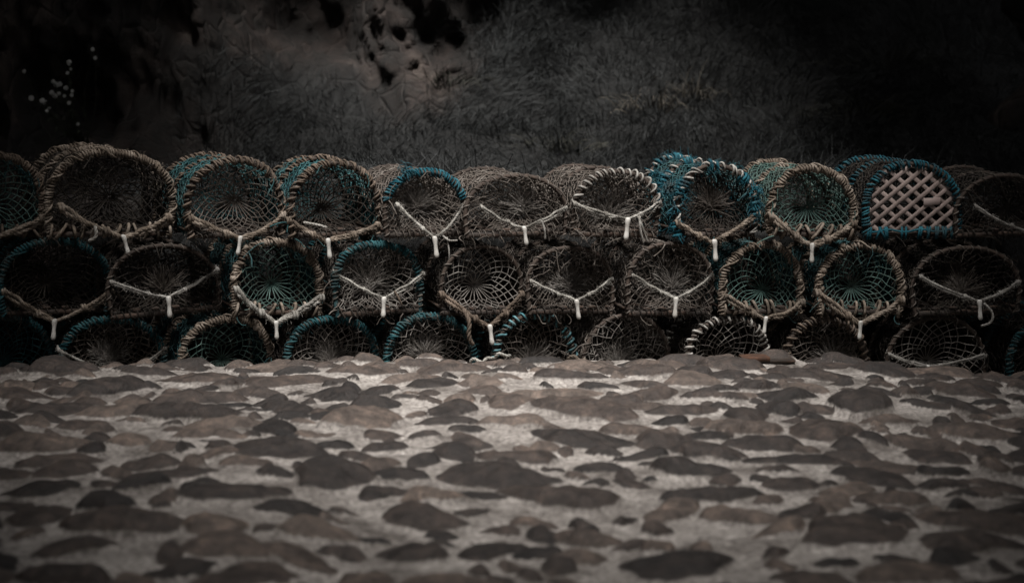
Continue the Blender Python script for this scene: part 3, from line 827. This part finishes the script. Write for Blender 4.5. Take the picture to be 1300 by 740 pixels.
def bank():
    xs = np.concatenate([np.linspace(-16, -4.2, 90)[:-1], np.linspace(-4.2, 4.2, 400), np.linspace(4.2, 16, 90)[1:]])
    vs = np.linspace(0, 1, 300)
    X, V = np.meshgrid(xs, vs)
    Y, Z, K = bank_surface(X, V)
    nx, ny = len(xs), len(vs)
    i = np.arange(ny - 1)[:, None]; j = np.arange(nx - 1)[None, :]
    q = np.stack([i * nx + j, i * nx + j + 1, (i + 1) * nx + j + 1, (i + 1) * nx + j], -1).reshape(-1, 4)
    mb = MB(); mb.add(np.stack([X, Y, Z], -1).reshape(-1, 3), q)
    m, nt, b = new_mat('dark rock and turf')
    o = mb.build('cliff_with_added_overhang', m); o['kind'] = 'structure'
    a = o.data.attributes.new('rocky', 'FLOAT', 'POINT'); a.data.foreach_set('value', K.ravel().astype(np.float32))
    A1 = N(nt, 'ShaderNodeAttribute', attribute_name='rocky')
    tc = nt.nodes.new('ShaderNodeTexCoord')
    mp = nt.nodes.new('ShaderNodeMapping'); mp.inputs['Scale'].default_value = (1.6, 1.6, .8); nt.links.new(tc.outputs['Object'], mp.inputs[0])
    n1 = N(nt, 'ShaderNodeTexNoise', Scale=1.5, Detail=9, Roughness=.62, Distortion=.6); nt.links.new(mp.outputs[0], n1.inputs['Vector'])
    n2 = N(nt, 'ShaderNodeTexNoise', Scale=14, Detail=8, Roughness=.7); nt.links.new(mp.outputs[0], n2.inputs['Vector'])
    rk = ramp(nt, n1.outputs['Fac'], [(.30, lin(.009, .008, .007)), (.47, lin(.019, .016, .014)), (.57, lin(.032, .024, .0205)), (.69, lin(.066, .052, .044)), (.8, lin(.03, .027, .024))])
    gr = ramp(nt, n2.outputs['Fac'], [(.32, lin(.004, .004, .0038)), (.68, lin(.018, .0182, .0176))])
    mx = N(nt, 'ShaderNodeMix', data_type='RGBA'); nt.links.new(A1.outputs['Fac'], mx.inputs['Factor'])
    nt.links.new(gr.outputs[0], mx.inputs['A']); nt.links.new(rk.outputs[0], mx.inputs['B'])
    nt.links.new(mx.outputs['Result'], b.inputs['Base Color'])
    b.inputs['Roughness'].default_value = .85; b.inputs['Specular IOR Level'].default_value = .3
    vo = N(nt, 'ShaderNodeTexVoronoi', Scale=3.2, feature='DISTANCE_TO_EDGE'); nt.links.new(mp.outputs[0], vo.inputs['Vector'])
    vr = ramp(nt, vo.outputs['Distance'], [(.0, lin(.15, .15, .15)), (.09, lin(1, 1, 1))])
    hm = N(nt, 'ShaderNodeMath', operation='MULTIPLY'); nt.links.new(n2.outputs['Fac'], hm.inputs[0]); nt.links.new(vr.outputs[0], hm.inputs[1])
    bp = N(nt, 'ShaderNodeBump', Strength=1, Distance=.05); nt.links.new(hm.outputs[0], bp.inputs['Height'])
    nt.links.new(bp.outputs[0], b.inputs['Normal'])
    # unseen side walls added, leaning overhead to block sun and darken the edges
    for sd_, lip in ((-1, 1.66), (1, 1.7)):
        P = np.array([(3.9, -.1), (3.7, 1.5), (3.5, 3.5), (3.0, 6.0), (2.3, 8.2), (lip, 9.2), (2.3, 10.4), (6, 12), (12, 12.5)])
        dd = np.r_[0, np.cumsum(np.linalg.norm(np.diff(P, axis=0), axis=1))]; dd /= dd[-1]
        ys = np.linspace(-7, 12.5, 130); v = np.linspace(0, 1, 110)
        YY, VV = np.meshgrid(ys, v)
        XX, ZZ = np.interp(VV, dd, P[:, 0]), np.interp(VV, dd, P[:, 1])
        lips = np.interp(YY, [-.5, .5, 1.5, 2.4, 3.6, 5.3, 9, 12.5], [-.4, .2, .7, 1.1, 1.45, 1.65, 1.85, 2.0]) + (lip - 1.65)
        XX = XX - np.maximum(1.65 - lips, 0) * np.exp(-((ZZ - 9.2) / 1.6) ** 2)
        open_ = sstep(8.5, 12.0, YY) * 0 + sstep(7.0, 5.0, YY) * sstep(4.0, 2.5, ZZ) * .8
        dis = .45 * (1 - np.abs(fbm(YY * .7, ZZ * .6, 0, 4, 201 + sd_))) + .3 * np.round(vnoise(YY * .9, ZZ * .7, 0, 205) * 3) / 3 + .12 * fbm(YY * 3, ZZ * 3, 0, 3, 207)
        XX = (XX + open_ + .30 - dis) * sd_
        q_ = np.stack([a_ for a_ in (np.arange(109)[:, None] * 130 + np.arange(129)[None, :],)], -1)[..., 0]
        q_ = np.stack([q_, q_ + 1, q_ + 131, q_ + 130], -1).reshape(-1, 4)
        mb = MB(); mb.add(np.stack([XX, YY, ZZ], -1).reshape(-1, 3), q_ if sd_ < 0 else q_[:, ::-1])
        w_ = mb.build('cliff_with_added_overhang', m); w_['kind'] = 'structure'  # added out-of-view wall that cuts sun and sky at the sides
        a = w_.data.attributes.new('rocky', 'FLOAT', 'POINT'); a.data.foreach_set('value', np.ones(XX.size, np.float32))
bank()

def ribbons(roots, dirs, lens, widths, droop, g, nseg=3):
    """Bent tapering grass blades."""
    n = len(roots)
    d = dirs / np.linalg.norm(dirs, axis=1)[:, None]
    side = np.cross(d, g.normal(size=(n, 3))); side /= np.linalg.norm(side, axis=1)[:, None]
    P = roots.copy(); V = []
    for k in range(nseg + 1):
        wk = widths * (1 - k / nseg) ** .7 * .5 + .0003
        V += [P - side * wk[:, None], P + side * wk[:, None]]
        d = d + np.array([0, -.02, -1]) * (droop * (k + 1) / nseg)[:, None]
        d /= np.linalg.norm(d, axis=1)[:, None]
        P = P + d * (lens / nseg)[:, None]
    V = np.stack(V, 1)
    base = (np.arange(n) * 2 * (nseg + 1))[:, None]
    q = np.concatenate([np.concatenate([base + 2 * k, base + 2 * k + 1, base + 2 * k + 3, base + 2 * k + 2], 1) for k in range(nseg)])
    return V.reshape(-1, 3), q

def blade_mat(name, stops):
    m = noise_mat(name, stops, scale=2.2, detail=8, rough=.7, bump=0, spec=.25)
    return m

def grass():
    g = np.random.default_rng(5)
    n = 170000
    X = g.uniform(-4.5, 5.5, n); V = g.uniform(.08, .62, n)
    Y, Z, K = bank_surface(X, V)
    dens = .5 + .5 * fbm(X * 1.1, V * 9, 0, 3, 111)
    keep = (g.random(n) > K * 1.15) & (Y > 9.1) & (g.random(n) < .35 + .65 * np.clip(dens, 0, 1))
    X, Y, Z = X[keep], Y[keep], Z[keep]; n = len(X)
    f1, f2 = fbm(X * 1.6, Y * 1.6, 0, 3, 121), fbm(X * 1.6 + 40, Y * 1.6, 0, 3, 125)
    dirs = np.stack([.9 * f1 + g.normal(0, .35, n), -.45 + .5 * f2 + g.normal(0, .3, n), .8 + .3 * g.random(n)], 1)
    lens = g.uniform(.10, .30, n) * (1 + .5 * np.clip(f2, -1, 1))
    v, q = ribbons(np.stack([X, Y, Z - .01], 1), dirs, lens, g.uniform(.003, .0065, n), g.uniform(.4, 1.3, n), g)
    mb = MB(); mb.add(v, q)
    o = mb.build('grass', blade_mat('wiry grass', [(.32, lin(.006, .0065, .0064)), (.5, lin(.0155, .0166, .0165)), (.68, lin(.044, .046, .0455))]))
    o['kind'] = 'stuff'
grass()

def on_bank(px, py):
    """Point of the bank surface seen at a photo pixel (marching along the ray)."""
    best = None
    V = np.linspace(0.2, .8, 400)
    for Yq in (11.0, 11.5, 12.0, 12.5): pass
    x = (px - 650) / FPX * 12.7
    for _ in range(4):
        Y, Z, K = bank_surface(np.full(400, x), V)
        pyv = HORIZON + (CAM_Z - Z) * FPX / Y
        k = int(np.argmin(np.abs(pyv - py))); x = (px - 650) / FPX * Y[k]
    return np.array([x, Y[k], Z[k]])

# tussocks of longer dry grass that stand out from the bank
def tussock(px, py, n, ln, mat, label, spread=.09):
    g = np.random.default_rng(int(px * 7 + py))
    c = on_bank(px, py)
    t = thing('grass_tussock', label, 'tussock', c, 0, 'tussocks of long grass on the bank')
    roots = np.c_[g.normal(0, spread, n), g.normal(0, spread * .5, n), g.normal(0, .02, n)]
    dirs = np.c_[roots[:, 0] * 4 + g.normal(0, .3, n), -.5 + g.normal(0, .25, n), np.full(n, .9)]
    v, q = ribbons(roots, dirs, g.uniform(.5, 1, n) * ln, g.uniform(.005, .010, n), g.uniform(.3, .9, n), g, 5)
    mb = MB(); mb.add(v, q); o = mb.build('grass_tuft', mat, t); return t
dry = blade_mat('dry grass', [(.3, lin(.03, .027, .021)), (.5, lin(.065, .057, .045)), (.7, lin(.12, .105, .085))])
olive = blade_mat('olive grass', [(.3, lin(.014, .014, .011)), (.6, lin(.032, .031, .024)), (.8, lin(.07, .066, .053))])
tussock(828, 140, 70, .34, dry, 'pale dry grass tussock halfway up the bank, above the pot with blue tufts', .10)
tussock(880, 125, 70, .34, dry, 'smaller pale grass tussock right of the other dry one on the bank', .07)
tussock(1090, 150, 160, .42, olive, 'olive brown grass tussock on the bank above the lattice fronted pot', .16)
tussock(1130, 85, 110, .36, olive, 'dark brownish grass tussock high on the bank at the right', .16)
tussock(565, 110, 110, .30, olive, 'olive grass tussock below the rock in the middle of the bank', .14)
tussock(700, 190, 120, .28, olive, 'low grass tussock just above the low brown pot of the top row', .15)

# white flowering plant on the left rock face
def flowers():
    g = np.random.default_rng(77)
    pts = [(118, 63), (121, 74), (88, 80), (90, 88), (86, 93), (68, 104), (72, 108), (76, 107), (66, 118), (75, 119), (84, 112), (91, 121), (88, 131), (57, 130), (60, 141), (40, 125), (31, 91), (54, 128), (63, 137), (99, 158), (70, 122), (82, 122), (92, 116)]
    root = on_bank(105, 178)
    t = thing('flowering_plant', 'plant with small white flower heads growing on the dark rock at left', 'plant', root)
    stems = MB(); leaves = MB()
    mf = noise_mat('white petals', [(.3, lin(.30, .29, .28)), (.6, lin(.52, .51, .49))], 40, rough=.7, bump=0)
    heads = []
    for k, (px, py) in enumerate(pts):
        Yf = root[1] - .22 - .10 * g.random()
        e = at(px, py, Yf) - root
        mid = e * .5 + [.05 * g.normal(), -.03, -.04]
        P = smooth_path([np.array([.02 * g.normal(), 0, -.03]), mid, e], 3)
        stems.tube(P, np.linspace(.005, .002, len(P)), 5)
        for f in g.uniform(.25, .9, 5):
            q = P[int(f * (len(P) - 1))]
            d = np.array([g.normal(), g.normal() * .6 - .2, g.normal() * .6 + .2]); d /= np.linalg.norm(d)
            s = np.cross(d, [0, 0.3, 1]); s /= np.linalg.norm(s)
            l = g.uniform(.03, .06)
            leaves.add([q, q + d * l * .5 + s * l * .22, q + d * l - [0, 0, l * .2], q + d * l * .5 - s * l * .22], [(0, 1, 2, 3)])
        heads.append(e)
    stems.build('stem', noise_mat('plant stem', [(.3, lin(.025, .028, .018)), (.7, lin(.05, .05, .035))], 20), t)
    leaves.build('leaves', noise_mat('plant leaf', [(.3, lin(.025, .032, .02)), (.7, lin(.055, .062, .042))], 20), t)
    for e in heads:
        mb = MB()
        rr = g.uniform(.005, .0125)
        for p in range(7):
            an = 2 * math.pi * p / 7 + g.normal(0, .15)
            mb.blob(e + np.array([math.cos(an) * rr, -.006 + .004 * g.normal(), math.sin(an) * rr]), (rr * .62, rr * .4, rr * .62), p, 6, 5, .2)
        mb.blob(e + np.array([0, -.01, 0]), (rr * .5,) * 3, 3, 6, 5, .1)
        mb.build('flower_head', mf, t)
flowers()

# ------------------------------------------------------------------ odds and ends on the crest of the paving
def ground_z(x, y):
    me = bpy.data.objects['paving'].data
    co = np.empty(len(me.vertices) * 3, np.float32); me.vertices.foreach_get('co', co); co = co.reshape(-1, 3)
    k = np.argmin((co[:, 0] - x) ** 2 + (co[:, 1] - y) ** 2)
    return float(co[k, 2])
def on_paving(px, Y):
    x = (px - 650) / FPX * Y
    return np.array([x, Y, ground_z(x, Y)])
def loose_rope(px, Y, pts, rad, mat, label):
    c = on_paving(px, Y)
    mb = MB()
    P = smooth_path([(a, b, 0) for a, b in pts], 3)
    P = resample(P, step=.012)
    P[:, 2] = [ground_z(c[0] + p[0], c[1] + p[1]) - c[2] + rad * 1.1 + .022 * abs(math.sin(i * .55)) for i, p in enumerate(P)]
    P = smooth_path(P[::2], 1)
    rope(mb, P, rad)
    o = mb.build('rope_piece', mat); o.location = [float(v) for v in c]
    return tag(o, label, 'rope', 'rope ends lying on the paving')
loose_rope(625, 7.33, [(-.10, .02), (-.05, -.03), (-.01, .04), (.03, -.02), (.06, .03), (.09, 0)], .007, M['pale'], 'pale crumpled rope end on the stones in front of the pale blue wrapped pot')
loose_rope(733, 7.33, [(-.04, .03), (-.01, -.02), (.03, .01), (.05, -.01)], .008, M['tan'], 'short tan rope end on the stones right of the pale blue wrapped pot')

c = on_paving(945, 7.36)
bd = thing('rusty_board', 'flat brown board with a rusty orange plate lying along the edge of the stones', 'board', c + [0, 0, .012], R(3))
mb = MB(); mb.box((-.02, 0, 0), (.50, .09, .016), 0, .005); mb.build('plank', M['wood'], bd)
mb = MB(); mb.box((.055, -.004, .012), (.12, .1, .018), .02, .004); mb.build('rusty_plate', M['rust'], bd)

# ------------------------------------------------------------------ light
SUN_EL, SUN_AZ = R(66), R(179)          # azimuth measured from +Y towards +X: nearly overhead
sd = np.array([math.sin(SUN_AZ) * math.cos(SUN_EL), math.cos(SUN_AZ) * math.cos(SUN_EL), math.sin(SUN_EL)])
ld = bpy.data.lights.new('sun', 'SUN'); ld.energy = 3.5; ld.angle = R(13); ld.color = (1.0, .975, .945)
lo = bpy.data.objects.new('sun', ld); COL.objects.link(lo)
lo.location = (0, 0, 20)
lo.rotation_euler = Vector(sd).to_track_quat('Z', 'Y').to_euler()

w = bpy.data.worlds.new('World'); S.world = w; w.use_nodes = True
nt = w.node_tree; bg = nt.nodes['Background']
sky = nt.nodes.new('ShaderNodeTexSky'); sky.sky_type = 'NISHITA'; sky.sun_disc = False
sky.sun_elevation = SUN_EL; sky.sun_rotation = SUN_AZ
sky.air_density = 1.0; sky.dust_density = 4.0; sky.ozone_density = 1.0
hs = nt.nodes.new('ShaderNodeHueSaturation'); hs.inputs['Saturation'].default_value = .18   # overcast: a nearly grey sky
nt.links.new(sky.outputs[0], hs.inputs['Color']); nt.links.new(hs.outputs[0], bg.inputs['Color'])
bg.inputs['Strength'].default_value = .06

S.render.engine = 'CYCLES'
S.render.resolution_x, S.render.resolution_y = 1024, 582
vs = S.view_settings
S.display_settings.display_device = 'sRGB'
vs.view_transform = 'Standard'; vs.look = 'None'; vs.gamma = 1; vs.use_curve_mapping = False
vs.exposure = 1.2
